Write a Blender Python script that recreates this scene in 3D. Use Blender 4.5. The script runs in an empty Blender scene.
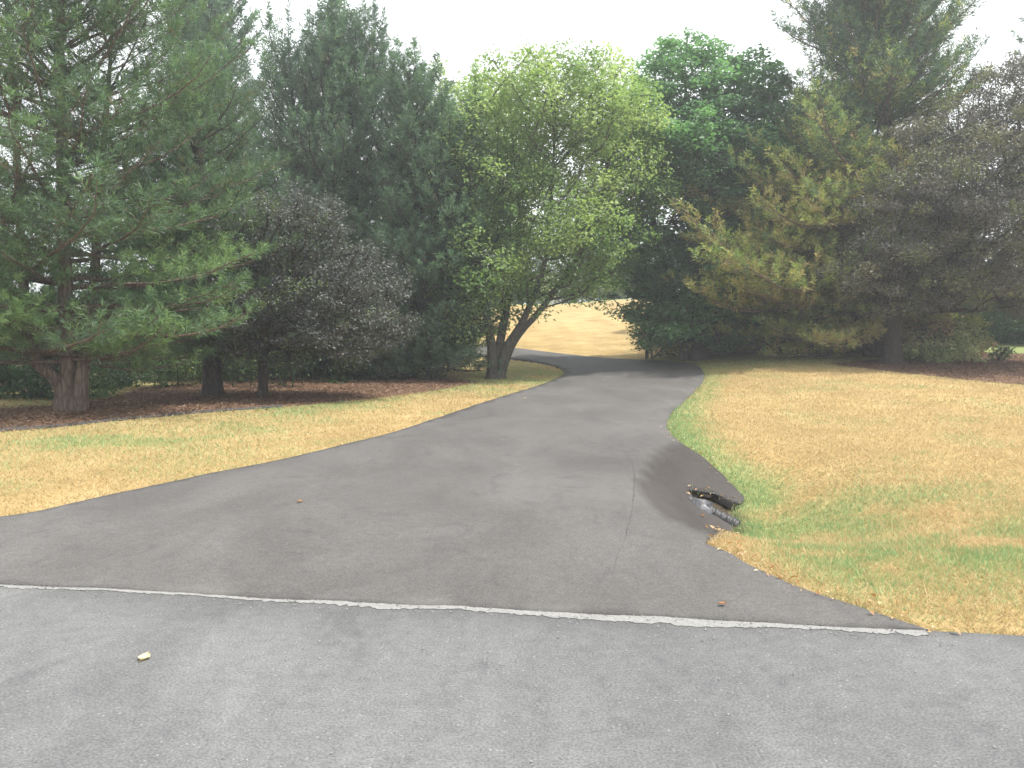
import bpy, math, random
import numpy as np
from mathutils import Vector, geometry
R = np.random.default_rng(7)
random.seed(7)
rad = math.radians
C = bpy.context.scene.collection

# ------------------------------------------------------------------ camera
F = 850.0; PITCH = math.atan(64/850); CAMZ = 1.6
cam = bpy.data.cameras.new('camera'); cam.lens = F/1024*36; cam.sensor_width = 36
cam.clip_start = 0.1; cam.clip_end = 3000
co = bpy.data.objects.new('camera', cam); C.objects.link(co)
co.location = (0, 0, CAMZ); co.rotation_euler = (rad(90)-PITCH, 0, 0)
bpy.context.scene.camera = co
cp, sp = math.cos(PITCH), math.sin(PITCH)
def ray(px, py):
    u = (px-512)/F; v = (384-py)/F
    return np.array([u, cp + v*sp, v*cp - sp])
def W(px, py, d):                       # the point seen at (px,py) that stands d metres ahead
    r = ray(px, py); t = d/r[1]
    return np.array([r[0]*t, d, CAMZ + r[2]*t])

# ------------------------------------------------------------------ noise + terrain
_T = np.random.default_rng(3).random((256, 256))
def vnoise(x, y, s=1.0, o=0):
    x = np.asarray(x, float)*s + 37.3 + o*17.1; y = np.asarray(y, float)*s + 91.7 + o*29.3
    xi = np.floor(x).astype(int); yi = np.floor(y).astype(int); fx = x-xi; fy = y-yi
    fx = fx*fx*(3-2*fx); fy = fy*fy*(3-2*fy)
    g = lambda a, b: _T[a % 256, b % 256]
    return (g(xi, yi)*(1-fx)+g(xi+1, yi)*fx)*(1-fy) + (g(xi, yi+1)*(1-fx)+g(xi+1, yi+1)*fx)*fy
def fbm(x, y, s=1.0, o=0):
    return (vnoise(x, y, s, o)*.55 + vnoise(x, y, s*2.1, o+1)*.28 + vnoise(x, y, s*4.3, o+2)*.17)
def sstep(v, a, b):
    t = np.clip((np.asarray(v, float)-a)/(b-a), 0, 1); return t*t*(3-2*t)
def splus(v, w=1.6):
    return w*np.logaddexp(0, v/w)
def ditch(x, y):
    x0 = 1.12+.24*np.maximum(0, y-7.9)+.16*np.maximum(0, 7.1-y)
    t = np.clip((x-x0)/.95, 0, 1); t = t*.8+.2*t*t*(3-2*t)
    d = .44*np.exp(-np.abs((y-8.45)/1.95)**3)*t
    far = sstep(x, 2.5, 4.4)
    return d*(1-far)+far*.055*np.exp(-((y-8.6)/2.4)**2)*(1-sstep(x, 7, 16))
def height(x, y):
    x = np.asarray(x, float); y = np.asarray(y, float)
    h = .075*(splus(y-25)-splus(y-63))
    h = h + .38*sstep(x, 2.5, 9)*sstep(y, 11, 23)*(1-.0*y)
    h = h - .12*sstep(-x, 4, 14)*0
    h = h - ditch(x, y)
    off = np.clip((y-6.2)/3, 0, 1)
    h = h + .03*(fbm(x, y, .35, 5)-.5)*off
    return h
def hit(px, py):
    r = ray(px, py)
    t = 1.0; prev = t
    while t < 200:
        p = r*t
        if CAMZ + p[2] < float(height(p[0], p[1])): break
        prev = t; t *= 1.004
    a, b = prev, t
    for _ in range(20):
        m = (a+b)/2; p = r*m
        if CAMZ + p[2] < float(height(p[0], p[1])): b = m
        else: a = m
    return np.array([r[0]*a, r[1]*a])
def hitl(l): return [hit(*p) for p in l]
def smooth_line(pts, n=6):
    pts = [np.array(p) for p in pts]; out = []
    P = [2*pts[0]-pts[1]] + pts + [2*pts[-1]-pts[-2]]
    for i in range(1, len(P)-2):
        for k in range(n):
            t = k/n
            out.append(.5*((2*P[i])+(-P[i-1]+P[i+1])*t+(2*P[i-1]-5*P[i]+4*P[i+1]-P[i+2])*t*t+(-P[i-1]+3*P[i]-3*P[i+1]+P[i+2])*t**3))
    out.append(pts[-1]); return out
def inside(poly, x, y):
    poly = np.asarray(poly); x = np.asarray(x); y = np.asarray(y)
    r = np.zeros(x.shape, bool); n = len(poly); j = n-1
    for i in range(n):
        xi, yi = poly[i]; xj, yj = poly[j]
        if yi != yj:
            c = ((yi > y) != (yj > y)) & (x < (xj-xi)*(y-yi)/(yj-yi)+xi)
            r ^= c
        j = i
    return r
def dist_line(line, x, y):
    line = np.asarray(line); x = np.asarray(x, float).ravel(); y = np.asarray(y, float).ravel()
    best = np.full(x.shape, 1e9)
    for a, b in zip(line[:-1], line[1:]):
        ab = b-a; L = ab@ab + 1e-12
        t = np.clip(((x-a[0])*ab[0]+(y-a[1])*ab[1])/L, 0, 1)
        best = np.minimum(best, np.hypot(x-a[0]-t*ab[0], y-a[1]-t*ab[1]))
    return best

# ------------------------------------------------------------------ mesh helpers
def tag(o, label=None, cat=None, group=None, kind=None):
    if label: o['label'] = label
    if cat: o['category'] = cat
    if group: o['group'] = group
    if kind: o['kind'] = kind
    return o
def mesh(name, V, Fs, mat, parent=None, attrs=None, smooth=False):
    """V (N,3); Fs: list of (M,k) index arrays"""
    V = np.asarray(V, np.float32)
    Fs = [np.asarray(f, np.int32) for f in (Fs if isinstance(Fs, list) else [Fs]) if len(f)]
    me = bpy.data.meshes.new(name)
    me.vertices.add(len(V)); me.vertices.foreach_set('co', V.ravel())
    nl = sum(f.size for f in Fs); npoly = sum(len(f) for f in Fs)
    me.loops.add(nl); me.loops.foreach_set('vertex_index', np.concatenate([f.ravel() for f in Fs]))
    me.polygons.add(npoly)
    tot = np.concatenate([np.full(len(f), f.shape[1], np.int32) for f in Fs])
    st = np.concatenate([[0], np.cumsum(tot)[:-1]]).astype(np.int32)
    me.polygons.foreach_set('loop_start', st); me.polygons.foreach_set('loop_total', tot)
    if smooth: me.polygons.foreach_set('use_smooth', np.ones(npoly, bool))
    me.update(calc_edges=True)
    for k, v in (attrs or {}).items():
        a = me.attributes.new(k, 'FLOAT', 'POINT'); a.data.foreach_set('value', np.asarray(v, np.float32))
    me.materials.append(mat)
    o = bpy.data.objects.new(name, me); C.objects.link(o)
    if parent: o.parent = parent
    return o
def empty(name, loc):
    o = bpy.data.objects.new(name, None); o.empty_display_size = .3
    C.objects.link(o); o.location = loc; return o
class Buf:
    def __init__(s): s.V = []; s.F = {3: [], 4: []}; s.A = []; s.n = 0
    def add(s, V, Fc, a=0.0):
        V = np.asarray(V); Fc = np.asarray(Fc)
        s.V.append(V); s.F[Fc.shape[1]].append(Fc+s.n); s.n += len(V)
        s.A.append(np.broadcast_to(np.asarray(a, float), (len(V),)))
    def out(s, name, mat, parent=None, origin=(0, 0, 0), smooth=False):
        V = np.concatenate(s.V)-np.asarray(origin)
        return mesh(name, V, [np.concatenate(f) for f in s.F.values() if f], mat, parent, {'tint': np.concatenate(s.A)}, smooth)
def perp(D):
    D = D/np.maximum(np.linalg.norm(D, axis=1, keepdims=True), 1e-9)
    a = np.where(np.abs(D[:, 2:3]) < .9, np.array([[0, 0, 1.]]), np.array([[1., 0, 0]]))
    u = np.cross(D, a); u /= np.linalg.norm(u, axis=1, keepdims=True)
    return D, u, np.cross(D, u)
def tubes(buf, P0, P1, r0, r1, sides=5, a=0.0):
    P0 = np.asarray(P0, float); P1 = np.asarray(P1, float); r0 = np.asarray(r0, float); r1 = np.asarray(r1, float)
    n = len(P0)
    if n == 0: return
    D, u, v = perp(P1-P0)
    an = np.arange(sides)*2*np.pi/sides
    ring = u[:, None, :]*np.cos(an)[None, :, None]+v[:, None, :]*np.sin(an)[None, :, None]
    A = P0[:, None]+ring*r0[:, None, None]; B = P1[:, None]+ring*r1[:, None, None]
    V = np.concatenate([A, B], 1).reshape(-1, 3)
    k = np.arange(sides); f = np.stack([k, (k+1) % sides, (k+1) % sides+sides, k+sides], 1)
    Fc = (f[None]+(np.arange(n)*2*sides)[:, None, None]).reshape(-1, 4)
    buf.add(V, Fc, a)
def loft(buf, pts, rads, sides=12, flare=0.0, bump=.06, seed=0):
    """one continuous tube along pts, with root flare"""
    rr = np.random.default_rng(seed)
    pts = np.asarray(pts, float); rads = np.asarray(rads, float)
    m = len(pts); T = np.gradient(pts, axis=0)
    T /= np.linalg.norm(T, axis=1, keepdims=True)
    u = np.tile(np.array([[1., 0, 0]]), (m, 1)); u -= (u*T).sum(1, keepdims=True)*T; u /= np.linalg.norm(u, axis=1, keepdims=True)
    v = np.cross(T, u); an = np.arange(sides)*2*np.pi/sides
    z = pts[:, 2]-pts[0, 2]
    ph = rr.random()*6
    lob = 1+bump*np.cos(3*an+ph)+bump*.6*np.cos(5*an+ph*2)
    rad_ = rads[:, None]*(lob[None]+rr.normal(0, .03, (m, sides)))
    rad_ = rad_*(1+flare*np.exp(-z/.22)[:, None]*(1+.35*np.cos(4*an+ph)[None]))
    V = pts[:, None]+u[:, None]*(np.cos(an)[None, :, None]*rad_[..., None])+v[:, None]*(np.sin(an)[None, :, None]*rad_[..., None])
    k = np.arange(sides); f = np.stack([k, (k+1) % sides, (k+1) % sides+sides, k+sides], 1)
    Fc = (f[None]+(np.arange(m-1)*sides)[:, None, None]).reshape(-1, 4)
    buf.add(V.reshape(-1, 3), Fc)
def leaf_quads(buf, P, size, rng, up=.5, asp=.62, tint=None, fold=.18, out=None):
    n = len(P)
    N = rng.normal(size=(n, 3)); N /= np.linalg.norm(N, axis=1, keepdims=True)
    N[:, 2] = np.abs(N[:, 2]); N[:, 2] += up
    if out is not None: N += out*.5
    N, u, v = perp(N)
    a = rng.random(n)*2*np.pi
    d = u*np.cos(a)[:, None]+v*np.sin(a)[:, None]; s = np.cross(N, d)
    L = size*rng.uniform(.5, 1.35, n)[:, None]
    V = np.stack([P-d*L*.5, P+s*L*asp*.5+N*L*fold, P+d*L*.5, P-s*L*asp*.5+N*L*fold], 1).reshape(-1, 3)
    q = np.arange(n)[:, None]*4
    Fc = np.concatenate([q+[0, 1, 2], q+[0, 2, 3]], 0)
    buf.add(V, Fc, np.repeat(tint if tint is not None else rng.random(n), 4))
def needles(buf, P, D, Ln, rng, k=22, nl=.11, w=.006, tint=None, spread=.8):
    n = len(P); D = D/np.linalg.norm(D, axis=1, keepdims=True)
    Pk = np.repeat(P, k, 0); Dk = np.repeat(D, k, 0); Lk = np.repeat(np.broadcast_to(Ln, (n,)), k)
    t = rng.random(n*k)**.8
    q = rng.normal(size=(n*k, 3)); q -= (q*Dk).sum(1, keepdims=True)*Dk; q /= np.linalg.norm(q, axis=1, keepdims=True)
    base = Pk+Dk*(t*Lk)[:, None]
    nd = Dk*rng.uniform(.45, .95, (n*k, 1))+q*spread; nd /= np.linalg.norm(nd, axis=1, keepdims=True)
    sd = np.cross(nd, rng.normal(size=(n*k, 3))); sd /= np.linalg.norm(sd, axis=1, keepdims=True)
    tip = base+nd*(nl*rng.uniform(.7, 1.15, (n*k, 1))); tip[:, 2] -= nl*.08
    mid = base*.55+tip*.45
    V = np.stack([base, mid+sd*w, tip, mid-sd*w], 1).reshape(-1, 3)
    Fc = (np.arange(n*k)*4)[:, None]+np.array([0, 1, 2, 3])
    tt = np.repeat(tint if tint is not None else rng.random(n), k)+rng.normal(0, .06, n*k)
    buf.add(V, Fc, np.repeat(np.clip(tt, 0, 1), 4))

# ------------------------------------------------------------------ materials
class NT:
    def __init__(s, name):
        s.m = bpy.data.materials.new(name); s.m.use_nodes = True; s.t = s.m.node_tree; s.t.nodes.clear()
        s.o = s.t.nodes.new('ShaderNodeOutputMaterial')
    def n(s, typ, **kw):
        x = s.t.nodes.new(typ)
        for k, v in kw.items():
            if k.startswith('i_'): x.inputs[k[2:].replace('_', ' ')].default_value = v
            else: setattr(x, k, v)
        return x
    def l(s, a, b): s.t.links.new(a, b)
    def ramp(s, fac, stops, interp='LINEAR'):
        r = s.t.nodes.new('ShaderNodeValToRGB'); e = r.color_ramp; e.interpolation = interp
        while len(e.elements) < len(stops): e.elements.new(.5)
        for el, (p, c) in zip(e.elements, stops): el.position = p; el.color = (*c, 1)
        s.l(fac, r.inputs[0]); return r.outputs[0]
    def noise(s, scale, detail=4, vec=None, rough=.55, dist=0):
        x = s.n('ShaderNodeTexNoise'); x.inputs['Scale'].default_value = scale; x.inputs['Detail'].default_value = detail
        x.inputs['Roughness'].default_value = rough; x.inputs['Distortion'].default_value = dist
        s.l(vec if vec is not None else s.pos(), x.inputs['Vector']); return x.outputs['Fac']
    def pos(s):
        if not hasattr(s, '_p'): s._p = s.n('ShaderNodeNewGeometry').outputs['Position']
        return s._p
    def attr(s, name):
        a = s.n('ShaderNodeAttribute'); a.attribute_name = name; return a.outputs['Fac']
    def mix(s, f, a, b, mode='MIX'):
        x = s.n('ShaderNodeMix', data_type='RGBA', blend_type=mode)
        for k, v in ((0, f), (6, a), (7, b)):
            if hasattr(v, 'links') or hasattr(v, 'is_linked'): s.l(v, x.inputs[k])
            else: x.inputs[k].default_value = v if k == 0 else (*v, 1)
        return x.outputs[2]
    def math(s, op, a, b=0.0, c=None, clamp=False):
        x = s.n('ShaderNodeMath', operation=op, use_clamp=clamp)
        for k, v in ((0, a), (1, b), (2, c)):
            if v is None: continue
            if hasattr(v, 'is_linked'): s.l(v, x.inputs[k])
            else: x.inputs[k].default_value = v
        return x.outputs[0]
    def bump(s, h, strength, dist):
        b = s.n('ShaderNodeBump'); b.inputs['Strength'].default_value = strength; b.inputs['Distance'].default_value = dist
        s.l(h, b.inputs['Height']); return b.outputs[0]
    def principled(s, col, rough=.8, spec=.3, normal=None):
        p = s.n('ShaderNodeBsdfPrincipled'); p.inputs['Roughness'].default_value = rough
        p.inputs['Specular IOR Level'].default_value = spec
        if hasattr(col, 'is_linked'): s.l(col, p.inputs['Base Color'])
        else: p.inputs['Base Color'].default_value = (*col, 1)
        if normal is not None: s.l(normal, p.inputs['Normal'])
        return p.outputs[0]
    def done(s, sh): s.l(sh, s.o.inputs['Surface']); return s.m

def leaf_mat(name, stops, trans=.35, rough=.5, spec=.35, tcol=(1.25, 1.35, .7)):
    m = NT(name)
    c = m.ramp(m.attr('tint'), stops)
    n = m.noise(.55, 3)
    c = m.mix(1.0, c, m.ramp(n, [(.3, (.72, .74, .72)), (.7, (1.22, 1.2, 1.15))]), 'MULTIPLY')
    b = m.principled(c, rough, spec)
    t = m.n('ShaderNodeBsdfTranslucent'); m.l(m.mix(1.0, c, tcol, 'MULTIPLY'), t.inputs['Color'])
    x = m.n('ShaderNodeMixShader'); x.inputs[0].default_value = trans
    m.l(b, x.inputs[1]); m.l(t.outputs[0], x.inputs[2])
    return m.done(x.outputs[0])
def bark_mat(name, a, b, scale=9):
    m = NT(name)
    mp = m.n('ShaderNodeMapping'); mp.inputs['Scale'].default_value = (1, 1, .28); m.l(m.pos(), mp.inputs[0])
    n = m.noise(scale, 6, mp.outputs[0], .65, .6)
    v = m.n('ShaderNodeTexVoronoi', feature='DISTANCE_TO_EDGE'); v.inputs['Scale'].default_value = scale*1.6; m.l(mp.outputs[0], v.inputs['Vector'])
    h = m.math('ADD', m.math('MULTIPLY', v.outputs['Distance'], 1.5), n)
    c = m.ramp(m.math('MULTIPLY', h, .8), [(.25, a), (.75, b)])
    return m.done(m.principled(c, .9, .15, m.bump(h, .9, .03)))

M = {}
def mk_ground():
    m = NT('dry_grass_ground')
    g = m.attr('green'); s = m.attr('soil')
    n1 = m.noise(1.1, 6, rough=.65); n2 = m.noise(28, 5, rough=.7); n3 = m.noise(6, 4)
    mp = m.n('ShaderNodeMapping'); mp.inputs['Scale'].default_value = (1.0, .12, 1); mp.inputs['Rotation'].default_value = (0, 0, .16)
    m.l(m.pos(), mp.inputs[0]); n4 = m.noise(1.1, 3, mp.outputs[0])
    straw = m.ramp(n1, [(.28, (.335, .235, .10)), (.5, (.43, .31, .145)), (.72, (.52, .40, .205))])
    straw = m.mix(.8, straw, m.ramp(n2, [(.25, (.5, .46, .40)), (.5, (.98, .98, .98)), (.8, (1.25, 1.25, 1.3))]), 'MULTIPLY')
    straw = m.mix(.6, straw, m.ramp(n4, [(.3, (.82, .80, .76)), (.7, (1.15, 1.15, 1.12))]), 'MULTIPLY')
    green = m.ramp(n3, [(.3, (.20, .25, .09)), (.7, (.32, .35, .15))])
    green = m.mix(.7, green, m.ramp(n2, [(.25, (.45, .5, .45)), (.55, (1, 1, 1)), (.8, (1.4, 1.4, 1.2))]), 'MULTIPLY')
    gf = m.math('ADD', g, m.math('MULTIPLY', m.math('SUBTRACT', n3, .5), .5), clamp=True)
    c = m.mix(gf, straw, green)
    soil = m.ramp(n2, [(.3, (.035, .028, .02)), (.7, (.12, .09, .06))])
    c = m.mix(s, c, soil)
    return m.done(m.principled(c, 1.0, .1, m.bump(n2, .8, .04)))
def mk_grass():
    m = NT('grass_blades')
    c = m.ramp(m.attr('tint'), [(0, (.62, .50, .29)), (.22, (.49, .365, .175)), (.45, (.44, .365, .18)), (.62, (.36, .41, .18)), (.8, (.26, .40, .17)), (1, (.22, .40, .19))])
    b = m.principled(c, .6, .25)
    t = m.n('ShaderNodeBsdfTranslucent'); m.l(c, t.inputs['Color'])
    x = m.n('ShaderNodeMixShader'); x.inputs[0].default_value = .35
    m.l(b, x.inputs[1]); m.l(t.outputs[0], x.inputs[2]); return m.done(x.outputs[0])
def mk_asphalt(name, base, worn, speck, fine=170, patch=.5, flank=False, spots=True):
    m = NT(name)
    mp = m.n('ShaderNodeMapping'); mp.inputs['Scale'].default_value = (1, .55, 1); mp.inputs['Rotation'].default_value = (0, 0, -.35); m.l(m.pos(), mp.inputs[0])
    n1 = m.noise(.8, 5, mp.outputs[0], .6, .6); n2 = m.noise(fine, 3, rough=.6); n3 = m.noise(14, 5, rough=.7)
    c = m.ramp(n1, [(.3, base), (.7, worn)])
    c = m.mix(patch, c, m.ramp(n3, [(.25, (.80, .80, .81)), (.75, (1.18, 1.18, 1.17))]), 'MULTIPLY')
    c = m.mix(.85, c, m.ramp(n2, [(.3, (.52, .52, .53)), (.55, (1.02, 1.02, 1.02)), (.75, (1.5, 1.49, 1.46))]), 'MULTIPLY')
    n5 = m.noise(2.3, 4, mp.outputs[0], .6, 1.5)
    c = m.mix(.8, c, m.ramp(n5, [(.30, (.80, .80, .81)), (.42, (1, 1, 1)), (.62, (1, 1, 1)), (.72, (1.13, 1.13, 1.12))]), 'MULTIPLY')
    v = m.n('ShaderNodeTexVoronoi'); v.inputs['Scale'].default_value = speck; m.l(m.pos(), v.inputs['Vector'])
    sp_ = m.math('LESS_THAN', v.outputs['Distance'], .2)
    sel = m.math('GREATER_THAN', m.n('ShaderNodeSeparateColor').outputs[0], .9)
    sc = [x for x in m.t.nodes if x.bl_idname == 'ShaderNodeSeparateColor'][-1]; m.l(v.outputs['Color'], sc.inputs[0])
    c = m.mix(m.math('MULTIPLY', m.math('MULTIPLY', sp_, sel), .32 if spots else .12), c, (.45, .44, .41))
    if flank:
        c = m.mix(m.math('MULTIPLY', m.attr('flank'), .95), c, m.mix(1.0, c, (.54, .505, .485), 'MULTIPLY'))  # slope shading painted into the flank colour, with its own somewhat darker asphalt
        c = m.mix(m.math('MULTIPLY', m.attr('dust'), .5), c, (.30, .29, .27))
    return m.done(m.principled(c, .88, .25, m.bump(m.math('ADD', n2, m.math('MULTIPLY', n3, .5)), .55, .008)))
def mk_simple(name, a, b, scale, rough=.8, spec=.3, bs=.4, bd=.02, metallic=0):
    m = NT(name); n = m.noise(scale, 5, rough=.65)
    sh = m.principled(m.ramp(n, [(.3, a), (.7, b)]), rough, spec, m.bump(n, bs, bd))
    m.t.nodes[-1]
    for x in m.t.nodes:
        if x.bl_idname == 'ShaderNodeBsdfPrincipled': x.inputs['Metallic'].default_value = metallic
    return m.done(sh)
M['ground'] = mk_ground(); M['grass'] = mk_grass()
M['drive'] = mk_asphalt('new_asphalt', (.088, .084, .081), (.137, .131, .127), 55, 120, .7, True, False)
M['street'] = mk_asphalt('old_asphalt', (.120, .122, .123), (.190, .191, .190), 38, 90, .9)
M['seam'] = mk_simple('pale_grit', (.19, .19, .185), (.31, .305, .295), 70, .95, .1)
M['crack'] = mk_simple('dark_joint', (.06, .059, .058), (.08, .078, .077), 30)
M['mulch'] = mk_simple('pine_straw_mulch', (.10, .062, .045), (.26, .165, .115), 22, 1, .05, 1, .05)
M['straw'] = leaf_mat('mulch_straw', [(0, (.15, .085, .06)), (.6, (.26, .16, .11)), (1, (.33, .23, .16))], .1)
M['bark_pine'] = bark_mat('pine_bark', (.07, .05, .04), (.20, .155, .125))
M['bark_dark'] = bark_mat('dark_bark', (.032, .027, .023), (.085, .07, .06), 12)
M['bark_grey'] = bark_mat('grey_bark', (.05, .046, .04), (.12, .11, .095), 10)
M['pine'] = leaf_mat('pine_needles', [(0, (.24, .19, .09)), (.07, (.12, .14, .07)), (.35, (.088, .145, .098)), (.7, (.115, .195, .105)), (1, (.19, .29, .12))], .33, .5, .3, (1.1, 1.3, .7))
M['pine_blue'] = leaf_mat('dark_pine_needles', [(0, (.16, .15, .10)), (.1, (.075, .125, .085)), (.5, (.11, .18, .12)), (1, (.175, .27, .16))], .38, .5, .3, (1.0, 1.2, .8))
M['pine_yellow'] = leaf_mat('yellowing_pine_needles', [(0, (.42, .34, .19)), (.22, (.42, .40, .17)), (.45, (.38, .44, .14)), (.65, (.23, .34, .11)), (.85, (.11, .19, .10)), (1, (.09, .165, .105))], .4, .5, .3, (1.2, 1.15, .7))
M['purple'] = leaf_mat('purple_crabapple_leaves', [(0, (.072, .083, .082)), (.35, (.10, .114, .112)), (.72, (.155, .172, .162)), (.82, (.10, .135, .05)), (1, (.18, .26, .10))], .25, .48, .4, (1.2, 1.1, .8))
M['brownpurple'] = leaf_mat('bronze_crabapple_leaves', [(0, (.10, .105, .105)), (.35, (.135, .14, .132)), (.6, (.19, .19, .16)), (.78, (.15, .17, .07)), (1, (.20, .27, .10))], .3, .48, .4, (1.25, 1.1, .8))
M['lime'] = leaf_mat('lime_green_leaves', [(0, (.15, .25, .10)), (.5, (.24, .35, .15)), (1, (.35, .45, .22))], .5, .5, .3, (1.3, 1.35, .75))
M['maple'] = leaf_mat('deep_green_leaves', [(0, (.10, .185, .11)), (.5, (.13, .24, .14)), (1, (.18, .32, .17))], .42, .45, .4, (1.15, 1.4, .7))
M['brush'] = leaf_mat('undergrowth_leaves', [(0, (.05, .085, .035)), (.6, (.08, .13, .045)), (.9, (.14, .20, .06)), (1, (.25, .26, .09))], .35)
M['hedge'] = leaf_mat('hedge_leaves', [(0, (.04, .09, .04)), (.6, (.06, .13, .05)), (1, (.13, .22, .08))], .3)
M['pale'] = leaf_mat('variegated_leaves', [(0, (.22, .30, .14)), (.5, (.38, .44, .24)), (.85, (.58, .58, .38)), (1, (.50, .32, .22))], .35)
M['deadleaf'] = leaf_mat('dead_leaves', [(0, (.30, .13, .05)), (.5, (.45, .27, .12)), (1, (.62, .52, .36))], .2)
M['plastic'] = mk_simple('black_ribbed_plastic', (.016, .016, .017), (.04, .04, .042), 30, .45, .5)
M['metal'] = mk_simple('weathered_galvanised_metal', (.07, .073, .077), (.19, .19, .20), 24, .5, .5, .4, .01, .35)
M['edging'] = mk_simple('black_edging_plastic', (.02, .022, .024), (.05, .05, .05), 20, .6)

# ------------------------------------------------------------------ ground layout
_sa, _sb = hit(0, 587.5), hit(930, 635)
_sm = (_sb[1]-_sa[1])/(_sb[0]-_sa[0])
def seam_y(x): return _sa[1]+_sm*(x-_sa[0])
right_far = hitl([(695, 364.5), (703, 372), (703, 381), (690, 396), (673, 412), (667, 428), (679, 443), (700, 457), (724, 477)])
right_far = smooth_line(right_far, 6)
notch = hitl([(737, 491), (744, 499), (741, 506), (712, 493), (686, 490), (696, 505), (714, 517), (733, 529), (716, 536), (706, 541)])
right_near = smooth_line(hitl([(706, 546), (730, 558), (762, 575), (800, 592), (860, 612), (926, 634.5)]), 6)
right_edge = right_far+notch+right_near                         # far to near
far_edge = smooth_line(hitl([(430, 341), (470, 344.5), (510, 348), (560, 354), (620, 359.5), (665, 361.5), (695, 364.5)]), 4)[:-1]
left_near = [np.array(p) for p in ((-8.2, seam_y(-8.2)+.02), (-6.6, 6.08), (-5.3, 6.38))]
left_edge = smooth_line(left_near+hitl([(0, 520), (100, 500), (200, 478), (300, 457.5), (400, 432), (480, 405), (540, 386), (566, 374.5)]), 6)
isl = smooth_line(hitl([(566, 374.5), (560, 368.5), (542, 363.5), (510, 359), (470, 356), (430, 353)]), 4)[1:]
def wob(l, a=.02):
    l = [np.array(p) for p in l]
    return [p+np.array([float(vnoise(p[0], p[1], 4, 9))-.5, float(vnoise(p[0], p[1], 4, 10))-.5])*a*2 for p in l]
def dens(l, step):
    out = []
    for a, b in zip(l[:-1], l[1:]):
        k = max(1, int(np.linalg.norm(b-a)/step)); out += [a+(b-a)*i/k for i in range(k)]
    return out+[l[-1]]
left_edge = wob(dens(left_edge, .12)); right_edge = wob(dens(right_edge, .10)); isl = wob(dens(isl, .2)); far_edge = wob(dens(far_edge, .3))
seam_pts = [np.array([x, seam_y(x)+.035*(float(fbm(x, 0, 1.3, 3))-.5)*2+.012*(float(vnoise(x, 0, 9, 4))-.5)]) for x in np.arange(_sb[0]-.03, -8.1, -.08)]
drive_poly = far_edge+right_edge+seam_pts+left_edge+isl
sL, sR = np.array([-8.2, seam_y(-8.2)]), right_edge[-1]
street_poly = [np.array(p) for p in ((-70, seam_y(-70)*.35), (-30, seam_y(-30)*.8), (-12, seam_y(-12)))]+seam_pts[::-1]+[np.array([x, seam_y(x)+.03*(float(fbm(x, 2, 2, 3))-.5)]) for x in np.arange(2.2, 9, .1)]+[np.array(p) for p in ((14, seam_y(14)), (70, -3.5), (70, -11.), (12, -3.4), (0, -2.6), (-12, -1.4), (-70, 2.))]
mulchL = smooth_line(hitl([(-60, 440), (0, 432), (60, 427), (120, 420.5), (190, 414), (250, 409.5), (330, 403), (400, 395.5), (450, 388), (476, 382)]), 5)
mulchL_poly = mulchL+[np.array(p) for p in ((-1.6, 22.8), (-3, 23), (-6, 22.6), (-8, 21.8), (-8.6, 19.5))]+hitl([(108, 399), (80, 404), (40, 407), (0, 409), (-60, 412)])
mulchR = smooth_line(hitl([(830, 364), (850, 367), (890, 371.5), (950, 378), (1024, 385), (1100, 390)]), 5)
mulchR_poly = mulchR+hitl([(1110, 360), (1030, 354), (960, 352), (905, 357.5), (860, 361.5)])

def cdt_sheet(name, poly, step, dz, mat, attrs_fn=None, skirt=.09, label=None):
    poly = [p for i, p in enumerate(poly) if np.linalg.norm(p-poly[i-1]) > 1e-3]
    P = np.array(poly); n = len(P)
    x0, y0 = P.min(0); x1, y1 = P.max(0)
    pts = []
    if isinstance(step, (int, float)):
        gx, gy = np.meshgrid(np.arange(x0, x1, step), np.arange(y0, y1, step))
        gx = gx+(R.random(gx.shape)-.5)*step*.3; gy = gy+(R.random(gy.shape)-.5)*step*.3
        gx = gx.ravel(); gy = gy.ravel()
    else: gx, gy = step
    k = inside(P, gx, gy); gx = gx[k]; gy = gy[k]
    dd = dist_line(np.vstack([P, P[:1]]), gx, gy); k = dd > .04
    gx = gx[k]; gy = gy[k]
    verts = [Vector(p) for p in P]+[Vector((a, b)) for a, b in zip(gx, gy)]
    r = geometry.delaunay_2d_cdt(verts, [], [list(range(n))], 1, 1e-5)
    v2 = np.array([tuple(v) for v in r[0]]); tri = np.array([f for f in r[2]])
    ed = np.concatenate([tri[:, [0, 1]], tri[:, [1, 2]], tri[:, [2, 0]]])
    key = {}
    for a, b in ed: key[(a, b)] = 1
    bd = [(a, b) for a, b in ed if (b, a) not in key]
    z = height(v2[:, 0], v2[:, 1])+dz
    V = np.column_stack([v2, z]); used = sorted({a for e in bd for a in e}); idx = {a: i+len(V) for i, a in enumerate(used)}
    V2 = V[used]-np.array([0, 0, skirt]); Va = np.vstack([V, V2])
    q = np.array([[b, a, idx[a], idx[b]] for a, b in bd])
    at = attrs_fn(Va[:, 0], Va[:, 1]) if attrs_fn else None
    return mesh(name, Va, [tri, q], mat, None, at)
gy_, gx_ = [], []
for y in np.concatenate([np.arange(4.2, 13, .13), np.arange(13, 24, .3), np.arange(24, 40, .3)]):
    st = .13 if y < 13 else .3
    xs = np.arange(-9, 10, st); gx_.append(xs+R.random(len(xs))*st*.2); gy_.append(np.full(len(xs), y)+R.random(len(xs))*st*.2)
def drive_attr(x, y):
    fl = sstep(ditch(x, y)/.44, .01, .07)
    return {'flank': fl, 'dust': np.exp(-np.abs(y-seam_y(x))/.10)*.5*sstep(vnoise(x, y, 3), .3, .8)}
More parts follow.
